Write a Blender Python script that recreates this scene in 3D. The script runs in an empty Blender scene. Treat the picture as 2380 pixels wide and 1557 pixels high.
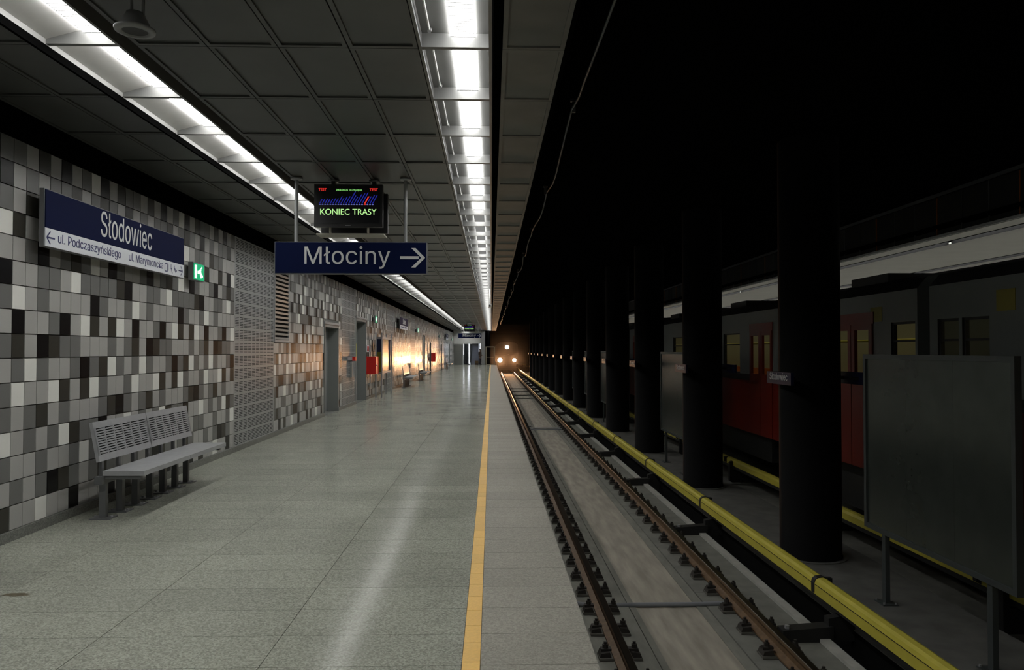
import bpy, math, random
from mathutils import Vector, Matrix
random.seed(7)
SC = bpy.context.scene
COL = SC.collection
PI = math.pi

# ------------------------------------------------------------------ camera, world, exposure
cam_d = bpy.data.cameras.new('camera')
cam = bpy.data.objects.new('camera', cam_d); COL.objects.link(cam)
cam_d.sensor_width = 36.0
cam_d.lens = 36.0 * 1750 / 2380
cam_d.clip_start = 0.05; cam_d.clip_end = 400
cam.location = (0, 0, 1.57)
cam.rotation_euler = (math.radians(90 + 1.129), 0, math.radians(-1.571))
SC.camera = cam
w = bpy.data.worlds.new('world'); SC.world = w
w.use_nodes = True
w.node_tree.nodes['Background'].inputs[0].default_value = (0, 0, 0, 1)
w.node_tree.nodes['Background'].inputs[1].default_value = 0
SC.view_settings.view_transform = 'Standard'
SC.view_settings.look = 'None'
SC.view_settings.exposure = 0.0
SC.view_settings.gamma = 1.0
SC.view_settings.use_curve_mapping = False
SC.cycles.use_denoising = True
SC.cycles.max_bounces = 8
SC.cycles.sample_clamp_indirect = 4.0

LAMP = 19.0            # radiance of the platform ceiling lamps
OPP_LAMP = 11.0         # lamps over the far platform
HEAD = 2500.0          # watts of each low headlight of the arriving train
HEADCOL = (1.0, 0.50, 0.22)

# ------------------------------------------------------------------ materials
def mat(name, col, rough=0.5, metal=0.0, spec=0.5, emit=None, es=0.0, noise=0.0, nscale=20.0, bump=0.0, rnd=0.0, stretch=None):
    m = bpy.data.materials.new(name); m.use_nodes = True
    nt = m.node_tree; b = nt.nodes['Principled BSDF']
    b.inputs['Base Color'].default_value = (*col, 1)
    b.inputs['Roughness'].default_value = rough
    b.inputs['Metallic'].default_value = metal
    b.inputs['Specular IOR Level'].default_value = spec
    if emit:
        b.inputs['Emission Color'].default_value = (*emit, 1)
        b.inputs['Emission Strength'].default_value = es
    src = None
    if noise > 0:
        tc = nt.nodes.new('ShaderNodeNewGeometry')
        n = nt.nodes.new('ShaderNodeTexNoise'); n.inputs['Scale'].default_value = nscale; n.inputs['Detail'].default_value = 4
        if stretch:
            vm = nt.nodes.new('ShaderNodeVectorMath'); vm.operation = 'MULTIPLY'; vm.inputs[1].default_value = stretch
            nt.links.new(tc.outputs['Position'], vm.inputs[0]); nt.links.new(vm.outputs[0], n.inputs['Vector'])
        else: nt.links.new(tc.outputs['Position'], n.inputs['Vector'])
        r = nt.nodes.new('ShaderNodeMapRange')
        r.inputs[1].default_value = 0.3; r.inputs[2].default_value = 0.7
        r.inputs[3].default_value = 1 - noise; r.inputs[4].default_value = 1 + noise
        nt.links.new(n.outputs[0], r.inputs[0])
        src = r.outputs[0]
        if bump > 0:
            bp = nt.nodes.new('ShaderNodeBump'); bp.inputs['Strength'].default_value = bump; bp.inputs['Distance'].default_value = 0.01
            nt.links.new(n.outputs[0], bp.inputs['Height']); nt.links.new(bp.outputs[0], b.inputs['Normal'])
    if rnd > 0:
        oi = nt.nodes.new('ShaderNodeObjectInfo')
        r2 = nt.nodes.new('ShaderNodeMapRange')
        r2.inputs[3].default_value = 1 - rnd; r2.inputs[4].default_value = 1 + rnd
        nt.links.new(oi.outputs['Random'], r2.inputs[0])
        if src:
            mu = nt.nodes.new('ShaderNodeMath'); mu.operation = 'MULTIPLY'
            nt.links.new(src, mu.inputs[0]); nt.links.new(r2.outputs[0], mu.inputs[1]); src = mu.outputs[0]
        else:
            src = r2.outputs[0]
    if src:
        mx = nt.nodes.new('ShaderNodeVectorMath'); mx.operation = 'SCALE'
        mx.inputs[0].default_value = col
        nt.links.new(src, mx.inputs['Scale']); nt.links.new(mx.outputs[0], b.inputs['Base Color'])
    return m

def granite(name, col, rough, contrast, rnd=0.06, sp=.3):
    m = bpy.data.materials.new(name); m.use_nodes = True
    nt = m.node_tree; b = nt.nodes['Principled BSDF']; L = nt.links.new
    g = nt.nodes.new('ShaderNodeNewGeometry')
    v = nt.nodes.new('ShaderNodeTexVoronoi'); v.inputs['Scale'].default_value = 110
    L(g.outputs['Position'], v.inputs['Vector'])
    n = nt.nodes.new('ShaderNodeTexNoise'); n.inputs['Scale'].default_value = 1.1; n.inputs['Detail'].default_value = 5
    L(g.outputs['Position'], n.inputs['Vector'])
    sep = nt.nodes.new('ShaderNodeSeparateColor'); L(v.outputs['Color'], sep.inputs[0])
    r1 = nt.nodes.new('ShaderNodeMapRange'); r1.inputs[3].default_value = 1 - contrast; r1.inputs[4].default_value = 1 + contrast
    L(sep.outputs[0], r1.inputs[0])
    r2 = nt.nodes.new('ShaderNodeMapRange'); r2.inputs[1].default_value = .3; r2.inputs[2].default_value = .7
    r2.inputs[3].default_value = .92; r2.inputs[4].default_value = 1.08
    L(n.outputs[0], r2.inputs[0])
    oi = nt.nodes.new('ShaderNodeObjectInfo')
    r3 = nt.nodes.new('ShaderNodeMapRange'); r3.inputs[3].default_value = 1 - rnd; r3.inputs[4].default_value = 1 + rnd
    L(oi.outputs['Random'], r3.inputs[0])
    m1 = nt.nodes.new('ShaderNodeMath'); m1.operation = 'MULTIPLY'; L(r1.outputs[0], m1.inputs[0]); L(r2.outputs[0], m1.inputs[1])
    m2 = nt.nodes.new('ShaderNodeMath'); m2.operation = 'MULTIPLY'; L(m1.outputs[0], m2.inputs[0]); L(r3.outputs[0], m2.inputs[1])
    s = nt.nodes.new('ShaderNodeVectorMath'); s.operation = 'SCALE'; s.inputs[0].default_value = col
    L(m2.outputs[0], s.inputs['Scale']); L(s.outputs[0], b.inputs['Base Color'])
    rr = nt.nodes.new('ShaderNodeMapRange'); rr.inputs[1].default_value = .3; rr.inputs[2].default_value = .7
    rr.inputs[3].default_value = rough * .92; rr.inputs[4].default_value = rough * 1.1
    L(n.outputs[0], rr.inputs[0]); L(rr.outputs[0], b.inputs['Roughness'])
    b.inputs['Specular IOR Level'].default_value = sp
    return m

TILE = {
    'K': mat('glazed_black', (.005, .005, .006), .27, spec=.36),
    'D': mat('glazed_charcoal', (.042, .040, .034), .27, spec=.36),
    'M': mat('glazed_mid_grey', (.152, .152, .147), .27, spec=.36),
    'L': mat('glazed_light_grey', (.37, .365, .35), .27, spec=.36),
    'W': mat('glazed_white', (.72, .72, .68), .27, spec=.36),
}
M_grout = mat('grout', (.13, .13, .12), .8, noise=.1)
M_black = mat('black_paint', (.003, .003, .003), 1.0, spec=0)  # black paint, and shade put into the wall-top strip and ceiling slots
M_colm = mat('column_black', (.004, .004, .0045), .7, spec=.08)
M_floor = granite('polished_granite', (.29, .298, .254), .14, .30, sp=.035)
M_edge = granite('flamed_granite', (.315, .302, .262), .6, .2, sp=.2)
M_plinth = granite('plinth_granite', (.17, .175, .16), .4, .3)
M_joint = mat('joint', (.08, .08, .075), .8)
M_yellow = mat('yellow_tactile', (.82, .50, .12), .5, noise=.06, nscale=60, rnd=.06)
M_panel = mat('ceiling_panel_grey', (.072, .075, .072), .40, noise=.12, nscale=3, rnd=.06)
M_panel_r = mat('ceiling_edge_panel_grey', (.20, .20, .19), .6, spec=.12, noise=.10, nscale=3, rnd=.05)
M_opp = mat('far_ceiling_grey', (.60, .60, .57), .5, noise=.05, nscale=2)  # paler than the near panels, standing in for light bounced off the floor
M_white = mat('white_enamel', (.75, .75, .74), .35)
M_baffle = mat('tray_grey_enamel', (.19, .19, .188), .45)
M_blade = mat('louvre_dark', (.018, .018, .018), .6, spec=.1)
M_lip = mat('lip_white', (.40, .40, .395), .45)
M_refl2 = mat('side_panel_grey', (.17, .17, .168), .4, noise=.06, nscale=4)
M_reflector = mat('reflector_grey', (.74, .73, .72), .35, noise=.06, nscale=4)
M_lamp = mat('lamp_diffuser', (.9, .9, .9), .5, emit=(1.0, 1.0, .965), es=LAMP)
M_opplamp = mat('far_lamp_diffuser', (.9, .9, .9), .5, emit=(.98, .98, .95), es=OPP_LAMP)
M_steel = mat('grey_painted_steel', (.27, .275, .28), .38, noise=.05, nscale=8)
M_bench = mat('bench_grey_metal', (.36, .365, .38), .27, metal=.1, noise=.05, nscale=12)
M_perf = mat('perforated_sheet_grey', (.31, .315, .31), .30, metal=.1, noise=.04, nscale=5)
M_dark = mat('dark_void', (.006, .006, .006), .9, spec=.05)  # flat black standing in for shade in gaps, slots and recesses
M_door = mat('door_grey', (.22, .235, .235), .4)
M_jamb = mat('jamb_grey', (.20, .21, .205), .45)
M_blue = mat('sign_blue', (.004, .0075, .036), .6, spec=.05)
M_signwhite = mat('sign_white', (.66, .68, .72), .4)
M_blueink = mat('sign_ink_blue', (.02, .025, .11), .4)
M_letter = mat('sign_letter_white', (.62, .63, .63), .4)
M_frame = mat('sign_frame_grey', (.16, .165, .17), .4, metal=.4)
M_green = mat('exit_green', (.0, .3, .12), .4, emit=(.0, .42, .17), es=.62)
M_exitwhite = mat('exit_white', (.9, .9, .9), .4, emit=(.85, 1, .93), es=1.3)
M_red = mat('red_enamel', (.55, .014, .010), .35)
M_tv = mat('screen_black', (.004, .004, .006), .3)
M_tvcase = mat('screen_case_black', (.012, .012, .013), .4)
M_e_red = mat('screen_red', (.1, 0, 0), .5, emit=(1, .05, .04), es=.75)
M_e_green = mat('screen_green', (0, .1, 0), .5, emit=(.35, 1, .25), es=.7)
M_e_lime = mat('screen_lime', (0, .1, 0), .5, emit=(.56, 1, .36), es=.95)
M_e_blue = mat('screen_blue', (0, 0, .1), .5, emit=(.03, .04, .55), es=.45)
M_e_pale = mat('screen_pale_blue', (0, 0, .1), .5, emit=(.3, .35, 1), es=.5)
M_shelf = mat('shelf_beige_metal', (.42, .41, .34), .45)
M_conc = mat('trackbed_concrete', (.21, .208, .18), .85, noise=.18, nscale=5, bump=.08, stretch=(1.6, .5, 1))
M_conc2 = mat('trackbed_channel_concrete', (.33, .30, .25), .85, noise=.22, nscale=4, bump=.08, stretch=(2.4, .35, 1))
M_conc3 = mat('trackbed_side_concrete', (.18, .18, .158), .85, noise=.14, nscale=5, bump=.15)
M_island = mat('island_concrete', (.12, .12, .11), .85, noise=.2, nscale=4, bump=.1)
M_kerb = mat('kerb_concrete', (.40, .395, .36), .8, noise=.12, nscale=7)
M_rust = mat('rail_rust', (.14, .082, .040), .6, noise=.25, nscale=14)
M_railtop = mat('rail_worn_steel', (.075, .063, .048), .32, metal=.9)
M_fast = mat('fastener_dark', (.030, .026, .022), .6, noise=.2, nscale=30)
M_pad = mat('pad_grey', (.12, .115, .10), .8)
M_cover = mat('yellow_cover', (.62, .54, .075), .42, noise=.05, nscale=6)
M_strap = mat('black_rubber', (.012, .012, .012), .6)
M_cable = mat('grey_cable', (.22, .23, .25), .5)
M_galv = mat('galvanised_board', (.085, .10, .09), .27, metal=.55, noise=.10, nscale=4)
M_galvframe = mat('board_frame_grey', (.075, .085, .085), .45, metal=.3)
M_plate = mat('plate_dark_blue', (.012, .014, .045), .4, spec=.2)
M_trainred = mat('train_red', (.19, .014, .006), .4)
M_traingrey = mat('train_grey', (.17, .185, .18), .4, noise=.05, nscale=2)
M_traindark = mat('train_dark', (.02, .02, .02), .5)
M_trainroof = mat('train_roof', (.03, .03, .032), .5)
M_int = mat('train_interior_cream', (.5, .46, .30), .5)
M_orange = mat('seat_orange', (.62, .17, .03), .5)
M_intlamp = mat('train_interior_lamp', (.9, .9, .8), .5, emit=(1, .9, .6), es=1.3)
M_trainyel = mat('train_yellow_plate', (.28, .24, .03), .5)
M_head = mat('headlight_lens', (1, 1, 1), .3, emit=(1.0, .80, .62), es=60)
M_glass = bpy.data.materials.new('window_glass'); M_glass.use_nodes = True
_b = M_glass.node_tree.nodes['Principled BSDF']
_b.inputs['Base Color'].default_value = (.75, .8, .75, 1); _b.inputs['Roughness'].default_value = .03
_b.inputs['Transmission Weight'].default_value = 1.0; _b.inputs['IOR'].default_value = 1.01
M_poster_dark = mat('poster_navy', (.012, .016, .045), .25, spec=.3)
M_poster_green = mat('poster_olive', (.12, .13, .02), .25, spec=.3)
M_poster_grey = mat('poster_grey', (.09, .10, .10), .25, spec=.3)
M_endwall = mat('end_wall_grey', (.58, .59, .58), .5, noise=.06, nscale=2)
M_enddoor = mat('end_door_grey', (.16, .165, .155), .5)
M_edgeglow = mat('stair_strip_light', (.9, .9, .9), .5, emit=(.86, .9, 1), es=9)
M_shaftfill = mat('shaft_lamp', (.9, .9, .9), .5, emit=(.9, .94, 1), es=14)
M_step = mat('escalator_step', (.16, .17, .20), .5)
M_bal = mat('balustrade_glass_panel', (.55, .57, .62), .25)
M_gate = mat('gate_beige', (.30, .27, .20), .5)
M_mesh = mat('gate_infill_dark', (.05, .035, .022), .7)
M_skin = mat('skin', (.45, .28, .20), .6)
M_jacket = mat('jacket_brown', (.05, .032, .022), .8)
M_trouser = mat('trousers_dark', (.045, .038, .05), .8)
M_hair = mat('hair_dark', (.02, .013, .01), .7)
M_bag = mat('bag_ochre', (.30, .17, .03), .7)
M_sensor = mat('pale_plastic', (.5, .5, .5), .4)
M_stain = mat('dark_stain', (.10, .085, .05), .5, noise=.3, nscale=40)

# ------------------------------------------------------------------ mesh helpers
class MB:
    def __init__(s): s.v = []; s.f = []; s.m = []; s.mats = []
    def mi(s, m):
        if m not in s.mats: s.mats.append(m)
        return s.mats.index(m)
    def quad(s, pts, m):
        i = len(s.v); s.v += [tuple(p) for p in pts]; s.f.append(tuple(range(i, i + len(pts)))); s.m.append(s.mi(m))
    def box(s, x0, x1, y0, y1, z0, z1, m, skip='', M=None):
        c = [(x, y, z) for x in (x0, x1) for y in (y0, y1) for z in (z0, z1)]
        if M is not None: c = [tuple(M @ Vector(p)) for p in c]
        i = len(s.v); s.v += c; k = s.mi(m)
        for n, f in (('-x', (0, 1, 3, 2)), ('+x', (4, 6, 7, 5)), ('-y', (0, 4, 5, 1)), ('+y', (2, 3, 7, 6)), ('-z', (0, 2, 6, 4)), ('+z', (1, 5, 7, 3))):
            if n not in skip: s.f.append(tuple(i + q for q in f)); s.m.append(k)
    def cyl(s, p0, p1, r0, m, r1=None, n=12, caps=True):
        r1 = r0 if r1 is None else r1
        p0 = Vector(p0); p1 = Vector(p1); d = (p1 - p0).normalized()
        a = d.orthogonal().normalized(); b = d.cross(a); i = len(s.v); k = s.mi(m)
        for p, r in ((p0, r0), (p1, r1)):
            for j in range(n):
                t = 2 * PI * j / n; s.v.append(tuple(p + (a * math.cos(t) + b * math.sin(t)) * r))
        for j in range(n):
            s.f.append((i + j, i + (j + 1) % n, i + n + (j + 1) % n, i + n + j)); s.m.append(k)
        if caps:
            s.f.append(tuple(i + n - 1 - j for j in range(n))); s.m.append(k)
            s.f.append(tuple(i + n + j for j in range(n))); s.m.append(k)
    def tube(s, pts, r, m, n=8):
        for a, b in zip(pts, pts[1:]): s.cyl(a, b, r, m, n=n, caps=False)
    def lathe(s, c, prof, m, n=24):
        c = Vector(c); i = len(s.v); k = s.mi(m)
        for r, z in prof:
            for j in range(n):
                t = 2 * PI * j / n; s.v.append((c.x + r * math.cos(t), c.y + r * math.sin(t), c.z + z))
        for q in range(len(prof) - 1):
            for j in range(n):
                s.f.append((i + q * n + j, i + q * n + (j + 1) % n, i + (q + 1) * n + (j + 1) % n, i + (q + 1) * n + j)); s.m.append(k)
    def prism(s, prof, y0, y1, m, axis='y'):
        """profile in (x,z) extruded along y; m is a material or one per edge"""
        n = len(prof); i = len(s.v)
        for y in (y0, y1):
            for a, b in prof: s.v.append((a, y, b))
        for j in range(n):
            mm = m[j] if isinstance(m, (list, tuple)) else m
            s.f.append((i + j, i + (j + 1) % n, i + n + (j + 1) % n, i + n + j)); s.m.append(s.mi(mm))
        mm = m[0] if isinstance(m, (list, tuple)) else m
        s.f.append(tuple(i + n - 1 - j for j in range(n))); s.m.append(s.mi(mm))
        s.f.append(tuple(i + n + j for j in range(n))); s.m.append(s.mi(mm))
    def mesh(s, name, smooth=False):
        me = bpy.data.meshes.new(name); me.from_pydata(s.v, [], s.f)
        for m in s.mats: me.materials.append(m)
        me.polygons.foreach_set('material_index', s.m)
        if smooth: me.polygons.foreach_set('use_smooth', [True] * len(s.f))
        me.update(); return me
    def build(s, name, parent=None, smooth=False, loc=None):
        o = put(name, s.mesh(name, smooth), parent)
        if loc: o.location = loc
        return o

def put(name, me, parent=None, loc=None, rot=None):
    o = bpy.data.objects.new(name, me); COL.objects.link(o)
    if parent: o.parent = parent
    if loc: o.location = loc
    if rot: o.rotation_euler = rot
    return o

def tag(o, label=None, cat=None, group=None, kind=None):
    if label: o['label'] = label
    if cat: o['category'] = cat
    if group: o['group'] = group
    if kind: o['kind'] = kind
    return o

def thing(name, label, cat, loc=(0, 0, 0), group=None, rz=0):
    o = bpy.data.objects.new(name, None); COL.objects.link(o); o.location = loc; o.rotation_euler = (0, 0, rz)
    o.empty_display_size = .1
    return tag(o, label, cat, group)

def dup(root, loc, label=None, rz=None):
    r = root.copy(); COL.objects.link(r); r.location = loc
    if rz is not None: r.rotation_euler = (0, 0, rz)
    if label: r['label'] = label
    for ch in list(root.children):
        c = ch.copy(); COL.objects.link(c); c.parent = r
        for g in list(ch.children):
            d = g.copy(); COL.objects.link(d); d.parent = c
    return r

FONT = None
try:   # Blender's own bundled sans serif; falls back to the built-in face
    FONT = bpy.data.fonts.load(bpy.path.abspath('/'.join([bpy.app.binary_path.replace('\\', '/').rsplit('/', 1)[0], '4.5', 'datafiles', 'fonts', 'Inter.woff2'])))
except Exception:
    FONT = None

def text_mesh(s, width, m, height=None, plain=False):
    """flat lettering, lower left corner of its box at the origin, in the local xy plane, thin"""
    cu = bpy.data.curves.new('lettering', 'FONT'); cu.body = s; cu.size = 1; cu.extrude = .006
    if FONT and not plain: cu.font = FONT; cu.resolution_u = 3
    o = bpy.data.objects.new('lettering', cu); COL.objects.link(o)
    dg = bpy.context.evaluated_depsgraph_get(); dg.update()
    me = bpy.data.meshes.new_from_object(o.evaluated_get(dg)); COL.objects.unlink(o); bpy.data.objects.remove(o)
    xs = [v.co.x for v in me.vertices]; ys = [v.co.y for v in me.vertices]
    x0 = min(xs); sx = width / (max(xs) - x0); sy = sx
    if height: sy = height / (max(ys) - min(ys))
    for v in me.vertices: v.co = ((v.co.x - x0) * sx, (v.co.y) * sy, v.co.z * .3)
    me.materials.clear(); me.materials.append(m); me.name = 'lettering'
    return me

FX = (PI / 2, 0, PI / 2)    # lettering that faces +X and reads towards +Y
FY = (PI / 2, 0, 0)         # lettering that faces -Y

# ================================================================== SETTING
Y0, Y1 = -8.0, 78.6          # the platform, from behind the camera to its far end
WX = -3.95                   # face of the tiled wall
CZ = 3.57                    # underside of the ceiling panels
TX = 1.945                   # centre of the near track
AX = 4.265                   # axis of the station (row of columns)
RZ = -1.09                   # rail head

# ---- platform floor
floor = MB()
floor.box(-3.97, .52, Y0, Y1, -.30, -.021, M_joint)
floor.box(.52, .537, Y0, Y1, -.13, -.021, M_edge)
floor.box(-3.97, .10, Y0, Y1, -1.40, -.30, M_dark)  # black block standing in for the shaded void under the platform
floor = tag(floor.build('floor'), 'polished grey granite platform floor of large slabs', kind='structure')
strips = [(-3.945, -3.12, M_floor), (-3.12, -2.135, M_floor), (-2.135, -1.15, M_floor), (-1.15, -.147, M_floor), (-.055, .537, M_edge)]
P = .415; YS = 3.37; NR = int((Y1 - YS) / P)
rest = MB()
for x0, x1, m in strips:
    g = .002
    b = MB(); b.box(x0 + g, x1 - g, g, P - g, -.020, 0, m, skip='-z')
    me = b.mesh('tile')
    for k in range(NR):
        if k < 60:
            put('tile', me, floor, (0, YS + k * P, 0))
        else:
            rest.box(x0 + g, x1 - g, YS + k * P + g, YS + (k + 1) * P - g, -.020, 0, m, skip='-z')
    yl = YS + NR * P
    rest.box(x0, x1, yl, Y1, -.02, 0, m)
    for k in range(1, 28):
        rest.box(x0 + g, x1 - g, YS - k * P + g, YS - (k - 1) * P - g, -.020, 0, m, skip='-z')
tag(rest.build('far_tiles', floor), kind='stuff')
yel = MB(); yel.box(-.147, -.055, Y0, Y1, -.021, -.018, M_joint)
yel = tag(yel.build('trim_1'), 'yellow warning line of small tiles along the platform edge', kind='structure')
b = MB(); b.box(-.146, -.056, .0015, .2485, -.018, .002, M_yellow, skip='-z'); me = b.mesh('tile')
rest = MB()
for k in range(-46, 300):
    if k >= 0: put('tile', me, yel, (0, 3.57 + .25 * k, 0))
    else: rest.box(-.146, -.056, 3.57 + .25 * k + .0015, 3.57 + .25 * k + .2485, -.018, .002, M_yellow)
tag(rest.build('near_tiles', yel), kind='stuff')

# ---- tiled wall
doors = [(17.93, 19.59, 2.19), (22.05, 23.86, 2.50), (43.2, 44.9, 2.50), (70.4, 72.0, 2.18)]
panels = [(11.68, 13.81), (19.99, 22.05), (28.5, 30.6), (37.0, 39.1)]
vent = (13.81, 14.80, 1.71)
TZ0, TH, TW, TY0 = .083, .2026, .1731, 6.14
TTOP = TZ0 + 16 * TH
wall = MB()
cuts = sorted([(a, b_, h) for a, b_, h in doors])
y = Y0
for a, b_, h in cuts:
    wall.box(WX - .06, WX - .014, y, a, 0, CZ + .1, M_grout)
    wall.box(WX - .06, WX - .014, a, b_, h, CZ + .1, M_grout)
    y = b_
wall.box(WX - .06, WX - .014, y, Y1, 0, CZ + .1, M_grout)
wall = tag(wall.build('wall_left'), 'tiled wall of black, grey and white glazed tiles beside the platform', kind='structure')
b = MB(); b.box(WX - .03, WX - .004, Y0, Y1, TTOP + .004, CZ + .08, M_black)  # black strip standing in for the shadow gap above the tiles
b.build('frieze', wall)
ROWS = ['MMLDLKLMWKLD', 'KLMLMMDLMDML', 'MLDMMLLLDWLM', 'WDLLDLKWMLMM', 'LLMKLMDMWLKM', 'KLLMMLWMMMMD', 'MWLMLLLLKMLL', 'LKLLMKLWDLDW',
        'MDLKDMMLLLML', 'LMWMLLMKMDWM', 'MWLLWDLDWMLL', 'MLMDLMLLLMDK', 'WLMLMWDMMKLL', 'MLLMLLMWMLLM', 'LMLMKDMLMDML', 'DLLWLLKLLLKL']

def tile_box(mb, y0, y1, z0, z1, m):
    g = .0022; c = .0025; d = .016
    o = [(WX - d, y0 + g, z0 + g), (WX - d, y1 - g, z0 + g), (WX - d, y1 - g, z1 - g), (WX - d, y0 + g, z1 - g)]
    i = [(WX, y0 + g + c, z0 + g + c), (WX, y1 - g - c, z0 + g + c), (WX, y1 - g - c, z1 - g - c), (WX, y0 + g + c, z1 - g - c)]
    q = len(mb.v); mb.v += o + i; k = mb.mi(m)
    for f in ((4, 5, 6, 7), (0, 1, 5, 4), (1, 2, 6, 5), (2, 3, 7, 6), (3, 0, 4, 7)):
        mb.f.append(tuple(q + t for t in f)); mb.m.append(k)
tmesh = {}
for k, m in TILE.items():
    b = MB(); tile_box(b, 0, TW, 0, TH, m); tmesh[k] = b.mesh('tile')
def blocked(z0, z1):
    out = list(panels)
    if z1 > vent[2] + .05: out.append(vent[:2])
    for a, b_, h in doors:
        if z0 < h - .08: out.append((a - .05, b_ + .05))
    return sorted(out)
field = MB()
c0 = int((Y0 - TY0) / TW); c1 = int((Y1 - TY0) / TW)
for r in range(16):
    z0 = TZ0 + (15 - r) * TH; z1 = z0 + TH
    blk = blocked(z0, z1)
    for c in range(c0, c1):
        code = ROWS[r][c % 12]
        a, b_ = TY0 + c * TW, TY0 + (c + 1) * TW
        if 0 <= c < 18:
            put('tile', tmesh[code], wall, (0, a, z0)); continue
        for p, q in blk:
            if p <= a and q >= b_: a = b_; break
            if a < p < b_: b_ = p
            elif a < q < b_: a = q
        if b_ - a > .03: tile_box(field, a, b_, z0, z1, TILE[code])
tag(field.build('tile_field', wall), kind='stuff')

# perforated steel panels in the wall
def perforated(y0, y1):
    mb = MB(); x = WX - .002; m = M_perf
    wd = y1 - y0; n = max(4, round(wd / .205)); cp = (wd - .06) / n
    def rect(ya, yb, za, zb): mb.quad([(x, ya, za), (x, yb, za), (x, yb, zb), (x, ya, zb)], m)
    mb.box(WX - .0138, WX - .0125, y0, y1, TZ0, TTOP, M_dark)  # black sheet standing in for the unlit depth behind the slots
    for e0, e1 in ((y0, y0 + .012), (y1 - .012, y1)): mb.box(WX - .0125, x + .0005, e0, e1, TZ0, TTOP, m)
    for blk in range(16):
        z = TZ0 + blk * TH
        rect(y0, y1, z, z + .018); z += .018
        for s in range(7):
            zs = z + .0085
            for c in range(n + 1):
                ya = y0 if c == 0 else y0 + .03 + c * cp - .02
                yb = y1 if c == n else y0 + .03 + c * cp + .02
                rect(ya, yb, z, zs)
            rect(y0, y1, zs, zs + .016); z = zs + .016
        rect(y0, y1, z, TZ0 + (blk + 1) * TH)
    return mb
for p in panels: perforated(*p).build('perforated_panel', wall)

# baseboard
bb = MB(); prev = Y0
segs = []
y = Y0
for a, b_, h in cuts: segs.append((y, a)); y = b_
segs.append((y, Y1))
bo = tag(MB().build('baseboard_left'), 'dark granite plinth along the foot of the tiled wall', kind='structure')
for a, b_ in segs:
    n = max(1, round((b_ - a) / 1.04)); L = (b_ - a) / n
    for k in range(n):
        b = MB(); b.box(WX - .014, WX + .022, a + k * L + .001, a + (k + 1) * L - .001, 0, TZ0, M_plinth, skip='-x')
        b.build('stone', bo)

# doors
for n, (a, b_, h) in enumerate(doors):
    d = bpy.data.objects.new('door_%d' % (n + 1), None); COL.objects.link(d); d.location = (WX, a, 0)
    tag(d, ['grey steel door recessed in tiles beyond the louvred vent', 'taller grey steel door recessed beyond the second perforated panel',
            'grey door recess far along the wall past two benches', 'last grey door recess near the far end wall'][n], kind='structure')
    W = b_ - a
    f = MB()
    dp = -.34 if n < 2 else -.14
    f.box(dp, .012, 0, .06, 0, h, M_jamb); f.box(dp, .012, W - .06, W, 0, h, M_jamb)
    f.box(dp, .012, .06, W - .06, h - .07, h, M_jamb)
    f.box(dp + .01, .03, W - .065, W + .01, 0, .09, M_jamb)
    f.build('frame', d)
    th = MB(); th.box(dp, .0, .06, W - .06, -.03, .002, M_plinth); th.build('threshold', d)
    for k in range(2):
        l = MB(); ya = .06 + k * (W - .12) / 2; yb = ya + (W - .12) / 2
        l.box(dp + .02, dp + .08, ya + .004, yb - .004, .01, h - .075, M_door)
        l.box(dp + .078, dp + .084, ya + .07, yb - .07, .12, h - .2, M_door)
        lo = l.build('door_leaf', d)
        hd = MB(); yy = yb - .08 if k == 0 else ya + .08
        hd.cyl((dp + .08, yy, 1.05), (dp + .13, yy, 1.05), .012, M_steel); hd.cyl((dp + .13, yy, 1.05), (dp + .13, yy + (-.11 if k == 0 else .11), 1.05), .011, M_steel)
        hd.build('door_handle', lo)
    hb = MB(); hb.box(-.02, .03, -.05, W + .05, h, h + .055, M_steel); hb.build('lintel', d)

# louvred vent
v = thing('louvre_vent', 'tall grey louvred vent with black gaps between perforated panel and tiles', 'vent', (WX, vent[0], vent[2]))
W = vent[1] - vent[0]; Hh = TTOP - vent[2]
b = MB(); b.box(-.0138, -.0125, 0, W, 0, Hh, M_dark); b.build('back_box', v)  # black sheet in place of the shaded depth behind the slats
b = MB()
b.box(-.012, .012, 0, .03, 0, Hh, M_steel); b.box(-.012, .012, W - .03, W, 0, Hh, M_steel)
b.box(-.012, .014, .03, W - .03, 0, .045, M_steel); b.box(-.012, .014, .03, W - .03, Hh - .04, Hh, M_steel)
b.build('frame', v)
b = MB(); Mx = Matrix.Rotation(math.radians(14), 4, 'Y')
b.box(-.004, .004, .03, W - .03, -.019, .019, M_perf, M=Mx); sl = b.mesh('slat')
ns = 20
for k in range(ns): put('slat', sl, v, (.004, 0, .075 + k * (Hh - .13) / (ns - 1)))

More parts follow.
